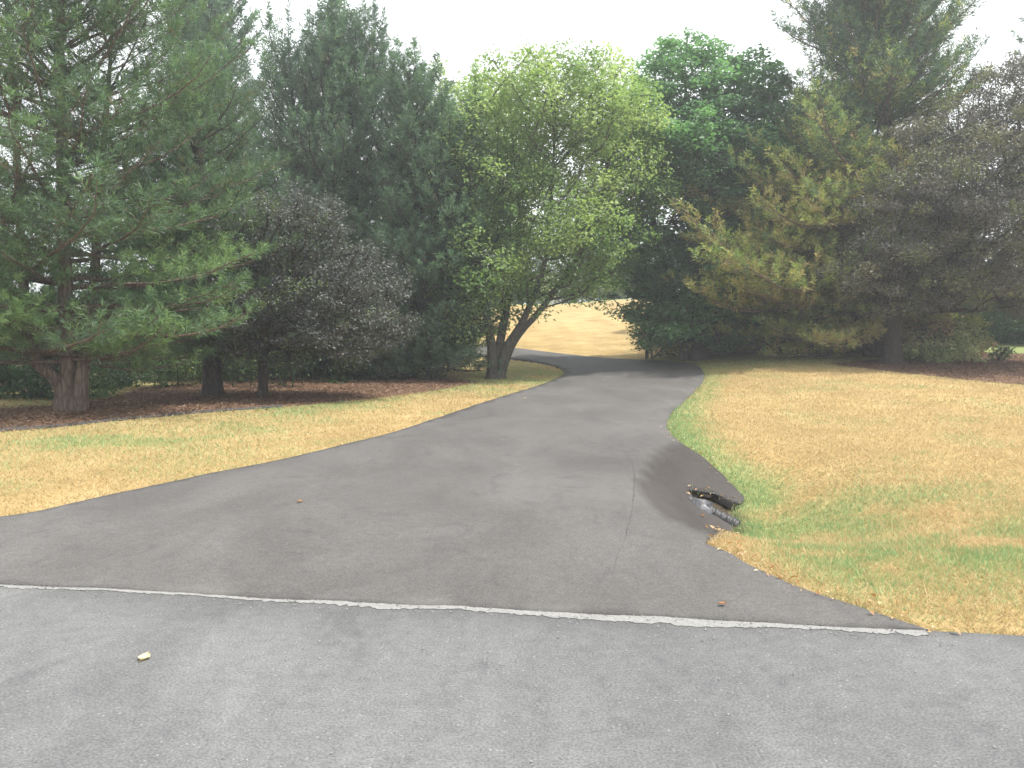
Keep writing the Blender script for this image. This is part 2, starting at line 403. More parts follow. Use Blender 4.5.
o = cdt_sheet('driveway', drive_poly, (np.concatenate(gx_), np.concatenate(gy_)), .029, M['drive'], drive_attr); tag(o, 'smooth dark new asphalt driveway curving away between the trees', kind='structure')
o = cdt_sheet('street', street_poly, 1.0, .022, M['street']); tag(o, 'older pale grey asphalt street with a grainy surface', kind='structure')
def mulch_attr(x, y): return {'tint': vnoise(x, y, 3)}
o = cdt_sheet('mulch_bed', mulchL_poly, .4, .012, M['mulch'], None, .05); tag(o, 'reddish pine straw bed under the trees left of the driveway', kind='structure')
o = cdt_sheet('mulch_bed', mulchR_poly, .4, .012, M['mulch'], None, .05); tag(o, 'reddish mulch bed under the tree right of the driveway', kind='structure')

def ribbon(name, line, wfn, dz, mat, kind='structure', label=None):
    L = np.array(line); T = np.gradient(L, axis=0); T /= np.linalg.norm(T, axis=1, keepdims=True); Nn = np.column_stack([-T[:, 1], T[:, 0]])
    s = np.arange(len(L)); wa = wfn(L, s, 0)[:, None]; wb = wfn(L, s, 1)[:, None]
    A = L+Nn*wa; B = L-Nn*wb
    V = np.vstack([np.column_stack([A, height(A[:, 0], A[:, 1])+dz]), np.column_stack([B, height(B[:, 0], B[:, 1])+dz])])
    n = len(L); i = np.arange(n-1)
    o = mesh(name, V, np.stack([i, i+1, i+1+n, i+n], 1), mat); tag(o, label, kind=kind); return o
sl = dens([p-np.array([0, .02]) for p in seam_pts], .012)
def seamw(L, s, side):
    side = 1-side
    x = L[:, 0]
    w = (-.004+.10*fbm(x, side*7., 2.5, 1)*(.35+.5*vnoise(x, side*5., 30, 2)+.5*vnoise(x, side*3., 75, 5)))*(1 if side else .25)+.008*vnoise(x, 2., 60, 8)
    return np.clip(w+(.05 if side else .004)*np.exp(-((x-.75)/.5)**2)*(.5+vnoise(x, 4., 14, 3))-.012*sstep(vnoise(x, 3., 3., 6), .62, .8), .003, .14)
ribbon('seam_strip', sl, seamw, .0245, M['seam'], label='pale gritty joint strip between street and driveway')
jl = smooth_line(hitl([(618, 447), (628, 458), (634, 474), (634, 500), (628, 530), (618, 560), (612, 585)]), 8)
jl = [p+np.array([.03*(float(fbm(p[0]*3, p[1], 2.5, 7))-.5), 0]) for p in dens(jl, .03)]
ribbon('pavement_joint', dens(jl, .04), lambda L, s, d: .0003+.005*vnoise(L[:, 0], L[:, 1], 16, d)**2*np.sin(np.linspace(0, 3.14, len(L))), .033, M['crack'], label='thin dark curved joint line in the new asphalt')

NO = np.array([p for p in notch[:-1]])
# terrain: one sheet
def axis(a, b, step, lo, hi, grow=1.18):
    m = list(np.arange(a, b, step)); s = step; x = a
    while x > lo: s *= grow; x -= s; m.insert(0, x)
    s = step; x = m[-1]
    while x < hi: s *= grow; x += s; m.append(x)
    return np.array(m)
ax = axis(-10, 11, .13, -140, 140, 1.12); ay = axis(3.5, 26, .13, -55, 200, 1.09)
X, Y = np.meshgrid(ax, ay); xs, ys = X.ravel(), Y.ravel()
DP = np.array(drive_poly); SP = np.array(street_poly)
in_d = inside(DP, xs, ys); in_s = inside(SP, xs, ys)
rline = np.array(right_edge); lline = np.array(left_edge)
def green_at(x, y):
    x = np.asarray(x, float); y = np.asarray(y, float)
    n = fbm(x, y, .9, 11); n2 = fbm(x, y, 2.6, 14)
    g = np.zeros(x.shape)
    rd = dist_line(rline[::3], x, y).reshape(x.shape)
    rs = (x > .9) & (y < 34)
    g = np.maximum(g, np.where(rs, sstep(.75-rd+n2*.5, .1, .9)*sstep(y, 6.5, 8)*(1-.45*sstep(y, 12, 20))*(1-sstep(y, 25.5, 28)), 0))
    fg = np.exp(-((y-5.8-.16*(x-2.5))/.95)**2)*sstep(x, 1.5, 2.2)
    g = np.maximum(g, fg*sstep(n*.5+n2*.5, .28, .50)*.9)
    g = np.maximum(g, .85*np.exp(-((y-8.1+.5*(n-.5))/1.0)**2)*sstep(x, 1.8, 2.3)*(1-sstep(x, 2.8, 5.5)*.85)*sstep(n2, .2, .6))
    g = np.maximum(g, np.where(x < -1, (.22*sstep(y, 8, 11)+sstep(n, .42, .7)*.5)*sstep(dist_line(lline[::6], x, y).reshape(x.shape), .5, 2.5), 0))
    g = np.maximum(g, np.where((x > 3) & (y > 18) & (y < 34), sstep(y, 21, 25)*.6*(1-sstep(y-.9*(x-5), 27, 30)), 0))
    g = np.maximum(g, np.where((x < 3) & (y > 19), .55*sstep(n, .3, .6)*(1-sstep(y, 26.5, 29)), 0))
    g = np.maximum(g, sstep(y, 59, 62)*.8)
    g = np.maximum(g, sstep(x, 11, 13)*sstep(y, 24.5, 26.5)*(1-sstep(y, 36, 42)))
    g = np.maximum(g, .25*sstep(n, .5, .75)*(1-sstep(y, 26, 30)))
    return np.clip(g, 0, 1)
zz = height(xs, ys)-np.where(in_d, .07, 0)-np.where(in_s, .05, 0)-.09*(inside(NO, xs, ys) & ~in_d)
nx, ny = len(ax), len(ay)
i, j = np.meshgrid(np.arange(nx-1), np.arange(ny-1)); a = (j*nx+i).ravel()
soil = np.maximum(np.exp(-(((xs-2.05)/.3)**2+((ys-8.4)/.3)**2)*1.2), 1.0*((dist_line(np.vstack([NO, NO[:1]]), xs, ys) < .1) | inside(NO, xs, ys))*(xs < 2.4))
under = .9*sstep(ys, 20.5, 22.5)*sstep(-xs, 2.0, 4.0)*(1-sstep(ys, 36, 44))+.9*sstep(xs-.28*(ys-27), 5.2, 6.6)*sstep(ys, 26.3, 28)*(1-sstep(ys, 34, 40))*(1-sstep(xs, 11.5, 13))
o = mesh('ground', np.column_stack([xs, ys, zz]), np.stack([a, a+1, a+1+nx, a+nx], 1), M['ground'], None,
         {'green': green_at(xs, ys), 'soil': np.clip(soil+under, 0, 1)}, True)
tag(o, 'dried tan lawn and earth that climbs to a pale hill beyond the trees', kind='structure')

# ------------------------------------------------------------------ grass blades (stuff)
ML = np.array(mulchL_poly); MR = np.array(mulchR_poly)
def blades(n, x0, x1, y0, y1, hgt, wid, fi=0.0, fo=0.0, pw=1.0):
    x = R.uniform(x0, x1, n); y = y0+(y1-y0)*R.random(n)**pw
    k = ~inside(DP, x, y) & ~inside(SP, x, y) & ~inside(ML, x, y) & ~inside(MR, x, y)
    k &= ~inside(NO, x, y) & (np.hypot((x-2.05)/.3, (y-8.42)/.2) > 1)
    k &= (np.abs(x) < y*.72+1.5) & (R.random(n) < np.clip((y-y0)/(fi+1e-6), 0, 1)) & (R.random(n) < np.clip((y1-y)/(fo+1e-6), 0, 1))
    return x[k], y[k], hgt, wid
gb = Buf()
bw = [blades(190000, 1, 7.5, 4.1, 9.5, .05, .0035, 0, 3), blades(230000, 1, 12, 6.5, 15.5, .05, .0055, 3, 5), blades(150000, 2, 18, 10.5, 26, .05, .010, 5, 3),
      blades(130000, -10.5, -1, 6, 13.5, .05, .005, 0, 5), blades(130000, -16, 2, 8.5, 21, .05, .009, 5, 3), blades(30000, -4, 3, 17, 27, .055, .012, 3, 2)]
for x, y, hg, wd in bw:
    n = len(x); g = green_at(x, y)
    t = np.clip(R.random(n)*.42+np.where(R.random(n) < g*1.05, .42+.2*R.random(n), 0), 0, 1)
    x = x+R.normal(0, .03, n); y = y+R.normal(0, .03, n)
    hh = hg*(R.uniform(.35, 1.1, n)+(R.random(n) < .02)*.9)*(1+.35*g)
    an = R.random(n)*6.283; ln = R.uniform(.1, 1.2, n)*hh*(1.4-.9*g)
    wa = R.random(n)*6.283
    z = height(x, y)-.004
    B = np.column_stack([x, y, z]); tip = B+np.column_stack([np.cos(an)*ln, np.sin(an)*ln, hh*.8])
    w = np.column_stack([np.cos(wa), np.sin(wa), 0*wa])*(wd*R.uniform(.6, 1.3, n))[:, None]
    gb.add(np.stack([B-w, B+w, tip], 1).reshape(-1, 3), np.arange(3*n).reshape(-1, 3), np.repeat(t, 3))
o = gb.out('lawn_grass', M['grass']); tag(o, 'short dried straw coloured grass with green patches beside the driveway', 'grass', kind='stuff')

# loose straw and needles on the beds
mb = Buf()
for poly, n in ((ML, 34000), (MR, 16000)):
    lo, hi = poly.min(0), poly.max(0); x = R.uniform(lo[0], hi[0], n); y = R.uniform(lo[1], hi[1], n)
    k = inside(poly, x, y) & (y < 26.5); x, y = x[k], y[k]; x = x+R.normal(0, .25, len(x)); y = y+R.normal(0, .28, len(x)); k = ~inside(DP, x, y); x, y = x[k], y[k]; z = height(x, y)+.012+.03*R.random(len(x))
    leaf_quads(mb, np.column_stack([x, y, z]), .065, R, 2.0, .3)
o = mb.out('pine_straw', M['straw']); tag(o, 'loose reddish brown pine straw and dead leaves under the trees', 'pine straw', kind='stuff')

# ------------------------------------------------------------------ trees
def skeleton(stems, targets, rng, pen=.22, bend=.12, up=.8):
    """stems: list of (pts, radii). targets (N,3). Returns edges arrays + per-node radius"""
    N = []; par = []; path = []; rs = []
    for pts, rr_ in stems:
        for k, p in enumerate(pts):
            N.append(np.array(p)); rs.append(rr_[k]); par.append(len(N)-2 if k else -1)
            path.append(path[-1]+np.linalg.norm(N[-1]-N[-2]) if k else 0.)
    ns = len(N); is_t = []
    S = np.array(N)
    low = ns and min(s[0][-1][2] for s in stems)*0
    d0 = np.array([np.min(np.linalg.norm(S-t, axis=1)) for t in targets])
    for ti in np.argsort(d0):
        t = targets[ti]; A = np.array(N); pl = np.array(path)
        d = np.linalg.norm(A-t, axis=1)
        hz = np.hypot(A[:, 0]-t[0], A[:, 1]-t[1])
        bad = np.maximum(0, A[:, 2]-(t[2]-.35*hz))*up
        z0 = np.maximum(0, (S[0, 2]+.9)-A[:, 2])*5
        c = d+pen*pl+bad+z0
        b = int(np.argmin(c)); L = d[b]; k = max(1, int(L/.45))
        p0 = N[b]; prev = b
        off = rng.normal(0, bend*L*.35, 3); off[2] -= bend*L*.5
        for q in range(1, k+1):
            f = q/k; p = p0+(t-p0)*f+off*math.sin(math.pi*f)
            N.append(p); par.append(prev); path.append(path[prev]+L/k); rs.append(0); prev = len(N)-1
        is_t.append(prev)
    n = len(N); cnt = np.zeros(n); cnt[is_t] = 1
    for q in range(n-1, -1, -1):
        if par[q] >= 0: cnt[par[q]] += cnt[q]
    N = np.array(N); par = np.array(par)
    return N, par, cnt, ns
def blob_points(blobs, spacing, rng, shell=.45, base=None):
    pts = []
    for (c, r) in blobs:
        c = np.array(c); r = np.array(r)
        v = 4.19*r[0]*r[1]*r[2]; n = int(v/(spacing**3)*9)+10
        q = rng.normal(size=(n, 3)); q /= np.linalg.norm(q, axis=1, keepdims=True)
        o_ = rng.random()*50
        lob = .74+.52*fbm(np.arctan2(q[:, 1], q[:, 0])*.9+o_, q[:, 2]*1.5+o_, 1.6, 20)+rng.normal(0, .06, n)
        q *= (rng.uniform(shell**3, 1, n)**(1/3)*lob)[:, None]
        for p in c+q*r: pts.append(p)
    pts = np.array(pts); rng.shuffle(pts)
    keep = np.zeros((0, 3)); out = []
    for p in pts:
        if len(out) == 0 or np.min(((np.array(out)-p)**2*np.array([1, 1, 1.5])).sum(1)) > (spacing*rng.uniform(.75, 1.15))**2: out.append(p)
        if len(out) > 900: break
    return np.array(out)
def PB(px, py, d, rx, ry, rz=None):
    """ellipsoid blob seen at px,py, d metres away, with radii rx,ry in photo pixels"""
    c = W(px, py, d); a = rx*d/F; b = ry*d/F
    return (c, (a, rz if rz else max(a, .6), b))
def leafy(name, base, stems, blobs, rng, mat, bark, spacing=.55, per=110, lsize=.08, clump=.33, tint=(0, 1), flat=.75,
          up=.5, rtip=.012, asp=.62, twigs=5, sprouts=0, bumpf=.06, shell=.45, label='', cat='tree', group=None, bark_part='trunk', crown='crown', zmin=None, bend=.12):
    bx, by = base; bz = float(height(bx, by)); org = np.array([bx, by, bz])
    root = empty(name, org); tag(root, label, cat, group)
    T = blob_points(blobs, spacing, rng, shell)
    if zmin is not None: T = T[T[:, 2] > bz+zmin]
    st = []; tb = Buf()
    for pts, rr_ in stems:
        # densify
        P = np.array(smooth_line([np.array(p, float) for p in pts], 6)); rd = np.interp(np.linspace(0, 1, len(P)), np.linspace(0, 1, len(rr_)), rr_)
        st.append((P, rd)); Pd = P.copy(); Pd[0, 2] -= .12
        loft(tb, Pd, rd, 12 if rd[0] > .06 else 7, .45 if rd[0] > .06 else .2, bumpf, int(rng.integers(1e6)))
    N, par, cnt, ns = skeleton(st, T, rng, bend=bend)
    e = np.arange(ns, len(N)); pr = par[e]
    rr0 = rtip*np.sqrt(np.maximum(cnt[pr], 1)); rr1 = rtip*np.sqrt(np.maximum(cnt[e], 1))
    # do not let a limb start thicker than .75 of the stem it leaves
    sr = np.concatenate([r for _, r in st])
    m = pr < ns; rr0[m] = np.minimum(rtip*np.sqrt(cnt[e[m]])*1.15, sr[pr[m]]*.85)
    rr1 = np.minimum(rr1, rr0*1.05)
    tubes(tb, N[pr], N[e], rr0, rr1, 6)
    # leaves
    lb = Buf(); n = len(T); cr = clump*rng.choice([.55, .8, 1., 1.3], n)*rng.uniform(.85, 1.15, n)
    ct = tint[0]+(tint[1]-tint[0])*np.clip(.5+(fbm(T[:, 0]+T[:, 1]*.6, T[:, 2], .9, 30)-.5)*2.4+rng.normal(0, .14, n), 0, 1)
    k = (per*rng.uniform(.7, 1.3, n)*(cr/clump)**1.6).astype(int); ci = np.repeat(np.arange(n), k)
    q = rng.normal(size=(len(ci), 3)); q /= np.linalg.norm(q, axis=1, keepdims=True); q *= rng.random((len(ci), 1))**.45
    q[:, 2] *= flat
    P = T[ci]+q*cr[ci][:, None]+rng.normal(0, .03, (len(ci), 3))
    tt = np.clip(ct[ci]+rng.normal(0, .09, len(ci)), 0, 1)
    if sprouts: # scattered fresh green shoots
        s = rng.random(n) < sprouts; tt = np.where(s[ci] & (rng.random(len(ci)) < .6), .82+.18*rng.random(len(ci)), np.minimum(tt, .9*.85))
    gz = height(P[:, 0], P[:, 1])+.05; P[:, 2] = np.maximum(P[:, 2], gz)
    leaf_quads(lb, P, lsize, rng, up, asp, tt, out=q*.8)
    if twigs:
        tw = np.repeat(np.arange(n), twigs); dd = rng.normal(size=(len(tw), 3)); dd /= np.linalg.norm(dd, axis=1, keepdims=True); dd[:, 2] = np.abs(dd[:, 2])*.7
        tubes(tb, T[tw], T[tw]+dd*cr[tw][:, None]*.85, np.full(len(tw), rtip*.7), np.full(len(tw), .002), 3)
    tb.out(bark_part, bark, root, org, True); lb.out(crown, mat, root, org)
    return root
def pine(name, base, stems, prof, rng, mat, bark, whorl=.38, nb=5, asym=None, shoot=.2, k=22, nl=.11, w=.006, dz_tip=.0, zlow=.6, tint_fn=None,
         dens_=1.0, twig_gap=.22, label='', el0=-8, el1=70, group=None, bumpf=.06, keep=None, tvar=.2, candles=0):
    """prof: [(height, radius)]; asym(az, z) multiplies branch length. stems: [(pts, radii)] the first is the leader."""
    bx, by = base; bz = float(height(bx, by)); org = np.array([bx, by, bz])
    root = empty(name, org); tag(root, label, 'tree', group)
    ph = [p[0] for p in prof]; pr_ = [p[1] for p in prof]; top = ph[-1]
    tb = Buf(); SP_, SD, ST, SL = [], [], [], []
    for si, (pts, rr_) in enumerate(stems):
        P = np.array(smooth_line([np.array(p, float) for p in pts], 8)); rd = np.interp(np.linspace(0, 1, len(P)), np.linspace(0, 1, len(rr_)), rr_)
        Pd = P.copy(); Pd[0, 2] -= .12
        loft(tb, Pd, rd, 14, .3, bumpf, int(rng.integers(1e6)))
        zs = P[:, 2]-bz
        z = max(zlow, zs[0]+.3)+rng.random()*.2
        while z < zs[-1]-.05:
            m = nb+int(rng.integers(-1, 2)); a0 = rng.random()*6.28
            for q in range(max(m, 2)):
                zz_ = z+rng.uniform(-.12, .12); s = np.array([np.interp(zz_, zs, P[:, c]) for c in range(3)]); s[2] = bz+zz_
                sr = np.interp(zz_, zs, rd)
                az = a0+q*6.283/m+rng.normal(0, .25)
                L = np.interp(zz_, ph, pr_)*rng.uniform(.68, 1.12)
                if asym: L *= asym(az, zz_)
                if L < .12 or (keep and not keep(az, zz_, rng)): continue
                f = np.clip(zz_/top, 0, 1); el = rad(el0+(el1-el0)*f**1.6+rng.normal(0, 6))
                h = np.array([math.cos(az), math.sin(az), 0]); npt = 8; bp = [s]
                for g in range(1, npt+1):
                    t = g/npt; e = el-rad(10)*math.sin(t*math.pi)*(1-f)+rad(22)*t*t
                    e = min(e, rad(86)); bp.append(bp[-1]+(h*math.cos(e)+np.array([0, 0, math.sin(e)]))*L/npt+rng.normal(0, .012*L, 3))
                bp = np.array(bp); gz = height(bp[:, 0], bp[:, 1])+.15; bp[:, 2] = np.maximum(bp[:, 2], gz)
                br = min(sr*.5, .010+.012*L); rr2 = np.linspace(br, .006, npt+1)
                tubes(tb, bp[:-1], bp[1:], rr2[:-1], rr2[1:], 5)
                if candles and f > .55:
                    for cc in range(int(candles*rng.uniform(.5, 1.2))+1):
                        SP_.append(bp[-1]+np.array([0, 0, .15*cc])); SD.append(np.array([rng.normal(0, .08), rng.normal(0, .08), 1.])); ST.append(.6); SL.append(.22)
                # side twigs
                tl = .2; ng = max(3, int(L*(1-tl)/twig_gap*dens_*1.8)); tv = np.linspace(tl, 1, ng)
                tv0 = float(tint_fn(zz_, az, rng)) if tint_fn else rng.uniform(.2, .8)
                for gi, t in enumerate(tv):
                    xp = t*npt; i0 = min(int(xp), npt-1); c = bp[i0]+(bp[i0+1]-bp[i0])*(xp-i0); bd = bp[i0+1]-bp[i0]; bd /= np.linalg.norm(bd)
                    side = np.cross(bd, [0, 0, 1.]); side /= max(np.linalg.norm(side), 1e-6)
                    sg = 1 if gi % 2 else -1
                    tlz = (.16+.32*L*(1-t))*rng.uniform(.6, 1.25); tlz = min(tlz, 1.1)
                    d = bd*rng.uniform(.5, .95)+side*sg*rng.uniform(.5, .95)+np.array([0, 0, rng.uniform(0, .45)]); d /= np.linalg.norm(d)
                    if gi == ng-1: d = bd; tlz = .1
                    e_ = c+d*tlz
                    tubes(tb, [c], [e_], [.006], [.004], 3)
                    ns_ = max(1, int(tlz/.15))
                    for u in range(ns_):
                        pp = c+d*tlz*((u+.6)/ns_); sd = d*rng.uniform(.5, 1)+rng.normal(0, .35, 3); sd[2] += rng.uniform(.15, .75)
                        SP_.append(pp); SD.append(sd); ST.append(np.clip(tv0+rng.normal(0, tvar), 0, 1)); SL.append(shoot*rng.uniform(.7, 1.25))
                    SP_.append(e_); SD.append(d+np.array([0, 0, rng.uniform(.2, .9)])); ST.append(np.clip(tv0+.12+rng.normal(0, .12), 0, 1)); SL.append(shoot*rng.uniform(.8, 1.35))
            z += whorl*rng.uniform(.8, 1.2)
        for g in range(3):
            SP_.append(P[-1]-[0, 0, .2*g]); SD.append(np.array([0, 0, 1.])+rng.normal(0, .1, 3)); ST.append(.6); SL.append(.4)
    nb_ = Buf(); SP_ = np.array(SP_); SD = np.array(SD); 
    needles(nb_, SP_, SD, np.array(SL), rng, k, nl, w, np.array(ST))
    print(name, 'shoots', len(SP_))
    tb.out('trunk', bark, root, org, True); nb_.out('crown', mat, root, org)
    return root
def B(px, py):                          # base point on the ground
    p = hit(px, py); return (p[0], p[1])
def up_from(b, pts):                    # stem through pixel points at the base's distance (dx depth offset allowed)
    bz = float(height(*b)); out = [np.array([b[0], b[1], bz])]
    for p in pts:
        d = b[1]+(p[2] if len(p) > 2 else 0); out.append(W(p[0], p[1], d))
    return out

# 1 near pine on the left: several stems from one foot
rg = np.random.default_rng(11)
b = B(70, 411)
def asyA(az, z):
    return 1.0+.12*math.cos(az) + (.12 if z < 3.2 else 0)
def keepA(az, z, r):
    return r.random() < (.92 if z < 3.9 else (.74 if math.cos(az+.3) < .55 else .88))
pine('pine_tree', b, [(up_from(b, [(68, 345), (64, 240), (62, 130), (58, 10), (56, -150)]), [.15, .13, .11, .09, .07, .03]),
      (up_from((b[0]-.12, b[1]), [(60, 385), (32, 352, -.2), (24, 290, -.3), (18, 180, -.4), (10, 40, -.6), (0, -60, -.6)]), [.14, .12, .10, .08, .06, .04, .02]),
      (up_from((b[0]+.15, b[1]), [(82, 370), (92, 300, .4), (100, 190, .8), (108, 90, 1.0), (112, 30, 1.)]), [.14, .11, .09, .07, .04, .02])],
     [(0, .5), (.7, 2.1), (1.4, 2.8), (2.6, 2.9), (4, 2.7), (6, 2.4), (8, 1.7), (10, .3)], rg, M['pine'], M['bark_pine'], whorl=.44, nb=5, asym=asyA, keep=keepA,
     k=20, nl=.14, w=.0068, zlow=.85, tint_fn=lambda z, a, r: r.uniform(.3, .75) if z > 3 else r.uniform(.5, 1), dens_=1.0, el0=2,
     label='large open pine with several stems from one foot at the left edge')
# 2 pine behind it
rg = np.random.default_rng(12); b = B(212, 396)
pine('pine_tree', b, [(up_from(b, [(210, 300), (200, 180), (196, 95)]), [.19, .16, .11, .02])],
     [(0, .8), (1.6, 1.6), (3, 2.0), (4.6, 1.7), (5.8, 1.1), (6.8, .3)], rg, M['pine'], M['bark_dark'], whorl=.36, nb=6, k=20, nl=.14, w=.008, zlow=1.1,
     tint_fn=lambda z, a, r: r.uniform(.2, .7), dens_=1., label='green pine between the large left pine and the purple leaved tree')
# tall dark conifer
rg = np.random.default_rng(13); b = (-9.9, 28.)
bz = float(height(*b))
pine('pine_tree', b, [([np.array([b[0], b[1], bz]), np.array([b[0]+.1, b[1], 7]), np.array([b[0], b[1], 15])], [.26, .18, .03])],
     [(0, 2.3), (4, 2.5), (9, 2.3), (12, 2.0), (14, 1.0), (15, .2)], rg, M['pine_blue'], M['bark_dark'], whorl=.42, nb=8, k=18, nl=.16, w=.014, zlow=1.2,
     dens_=.8, shoot=.26, el0=12, el1=72, label='tallest dark conifer standing behind the left pines')
# 4 candle topped pine
rg = np.random.default_rng(14); b = (W(325, 380, 24)[0], 24.)
bz = float(height(*b))
pine('pine_tree', b, [(up_from(b, [(325, 300), (330, 150), (338, 36)]), [.24, .2, .12, .02]), (up_from((b[0]+.5, b[1]+.3), [(350, 200), (368, 62)]), [.14, .1, .02]), (up_from((b[0]-.5, b[1]+.3), [(300, 200), (290, 78)]), [.14, .1, .02])],
     [(0, 1.7), (2.5, 2.1), (5, 2.2), (7, 1.9), (8.2, 1.5), (9.3, 1.0), (9.8, .7)], rg, M['pine_blue'], M['bark_dark'], whorl=.42, nb=6, k=18, nl=.15, w=.012, zlow=.7,
     dens_=.8, shoot=.27, el0=8, el1=84, candles=4, label='broad dark pine with a candle spiked flat top left of the driveway')
# 5 dense dark pine right of it
rg = np.random.default_rng(15); b = (W(425, 385, 23)[0], 23.)
pine('pine_tree', b, [(up_from(b, [(424, 300), (415, 180), (408, 88)]), [.2, .17, .1, .02]), (up_from((b[0]+.3, b[1]-.3), [(440, 240), (440, 140)]), [.12, .08, .02])],
     [(0, 1.7), (2, 1.95), (4, 1.9), (6, 1.7), (7.4, 1.25), (8.3, .5)], rg, M['pine_blue'], M['bark_dark'], whorl=.36, nb=7, k=18, nl=.15, w=.012, zlow=.3,
     dens_=.85, shoot=.25, el0=4, el1=75, candles=2, label='dense dark rounded pine with boughs to the ground left of the lime green tree')

# 3 purple leaved tree on the left
rg = np.random.default_rng(21); b = B(262, 398); d = b[1]
leafy('crabapple_tree', b, [(up_from(b, [(264, 370), (262, 335), (275, 290), (285, 230)]), [.085, .07, .06, .045, .02]), (up_from((b[0]+.05, b[1]+.1), [(268, 350), (300, 310, .3), (340, 280, .4)]), [.05, .045, .035, .015]), (up_from((b[0]-.05, b[1]+.1), [(258, 345), (240, 300, -.3)]), [.05, .04, .02])],
      [PB(290, 245, d, 62, 50, 1.2), PB(330, 290, d, 72, 46, 1.5), PB(260, 300, d, 66, 45, 1.5), PB(352, 330, d-.3, 54, 30, 1.2), PB(245, 340, d, 46, 24, 1.1), PB(215, 325, d+.2, 34, 40, 1.0), PB(310, 345, d, 50, 22, 1.2)], rg, M['purple'], M['bark_dark'],
      spacing=.40, per=190, lsize=.054, twigs=3, clump=.29, tint=(.1, .6), sprouts=.2, flat=.6, shell=.3, zmin=.7,
      label='dark purple leaved crabapple on a thin trunk left of the driveway')
# 6 multi stem lime green tree on the grass tip
rg = np.random.default_rng(22); b = B(494, 379); d = b[1]
leafy('maple_tree', b, [(up_from(b, [(492, 350), (486, 310), (478, 240), (470, 150)]), [.18, .13, .09, .06, .02]),
      (up_from((b[0]+.1, b[1]), [(505, 350), (524, 318), (545, 260), (552, 180), (556, 110)]), [.16, .12, .09, .06, .04, .02]),
      (up_from((b[0], b[1]+.12), [(500, 345), (508, 300, .5), (520, 230, .6), (512, 130, .6)]), [.15, .12, .1, .06, .02]),
      (up_from((b[0]+.12, b[1]+.1), [(515, 340), (548, 300, .6), (590, 235, 1.0), (612, 150, 1.4)]), [.12, .09, .08, .06, .02])],
      [PB(560, 120, d+.6, 68, 60, 1.9), PB(500, 150, d+.5, 58, 62, 1.8), PB(600, 170, d+1, 46, 62, 1.6), PB(540, 215, d+.3, 84, 52, 2.0), PB(500, 270, d-.2, 58, 48, 1.5), PB(590, 245, d+1, 52, 36, 1.4), PB(478, 300, d-.2, 36, 36, 1.0), PB(540, 270, d, 40, 28, 1.0), PB(505, 302, d+.2, 34, 20, .9), PB(650, 175, d+1.6, 22, 40, 1.0), PB(585, 278, d+.8, 34, 22, 1.2), PB(448, 200, d+.4, 26, 60, 1.2), PB(625, 130, d+1.2, 34, 52, 1.3), PB(455, 290, d-.2, 30, 40, 1.0), PB(590, 90, d+.8, 36, 36, 1.2), PB(505, 95, d+.6, 40, 36, 1.3)], rg, M['lime'], M['bark_grey'],
      spacing=.56, per=125, lsize=.10, clump=.42, tint=(0, .95), flat=.8, zmin=1.3, shell=.25, rtip=.009,
      label='lime green tree forking low on the grass tip beside the driveway')
# lime tree behind
rg = np.random.default_rng(23); b = (-1.6, 33.); bz = float(height(*b))
leafy('maple_tree', b, [([np.array([b[0], b[1], bz]), np.array([b[0], b[1], 3.5]), np.array([b[0]-.2, b[1], 8])], [.2, .15, .03])],
      [PB(470, 118, 33, 50, 48, 2.2), PB(435, 130, 33, 34, 50, 1.8), PB(440, 180, 33, 50, 60, 2.2), PB(500, 190, 33, 46, 60, 2.2), PB(470, 260, 33, 50, 50, 2.)], rg, M['lime'], M['bark_grey'],
      spacing=.8, per=95, lsize=.14, clump=.52, tint=(.3, 1), shell=.4, zmin=1.0, label='pale lime tree showing between the dark pine and the forking tree')
# 7 big dark green maple
rg = np.random.default_rng(24); b = B(700, 359.5); d = b[1]+0.0
leafy('maple_tree', b, [(up_from(b, [(700, 330), (698, 270), (690, 170), (685, 80)]), [.27, .22, .19, .12, .03]), (up_from((b[0]+.3, b[1]+.6), [(720, 320), (735, 240), (748, 150)]), [.16, .13, .1, .03]), (up_from((b[0]-.4, b[1]+.3), [(675, 300), (655, 230), (640, 150)]), [.14, .12, .1, .03])],
      [PB(690, 88, d, 52, 44, 1.9), PB(655, 130, d, 44, 42, 1.8), PB(740, 130, d+.5, 44, 46, 1.9), PB(690, 160, d-.3, 70, 50, 2.3), PB(650, 215, d-.2, 52, 46, 1.8), PB(735, 210, d+.2, 56, 50, 2.1), PB(650, 278, d, 40, 44, 1.4), PB(715, 280, d, 56, 44, 2.0), PB(690, 310, d+.5, 45, 30, 1.8), PB(775, 170, d+1, 30, 50, 1.6), PB(622, 150, d, 30, 40, 1.4), PB(622, 270, d-.2, 30, 28, 1.2), PB(670, 318, d-.3, 40, 30, 1.6), PB(715, 325, d-.2, 42, 24, 1.6), PB(625, 215, d, 34, 44, 1.4), PB(748, 100, d+.4, 38, 40, 1.7), PB(775, 140, d+.8, 26, 40, 1.4)], rg, M['maple'], M['bark_grey'],
      zmin=.25, spacing=.64, per=165, lsize=.14, clump=.50, tint=(0, 1), flat=.5, up=.9, shell=.35, rtip=.010, twigs=2,
      label='big bluish green broadleaf tree arching over the right side of the driveway')
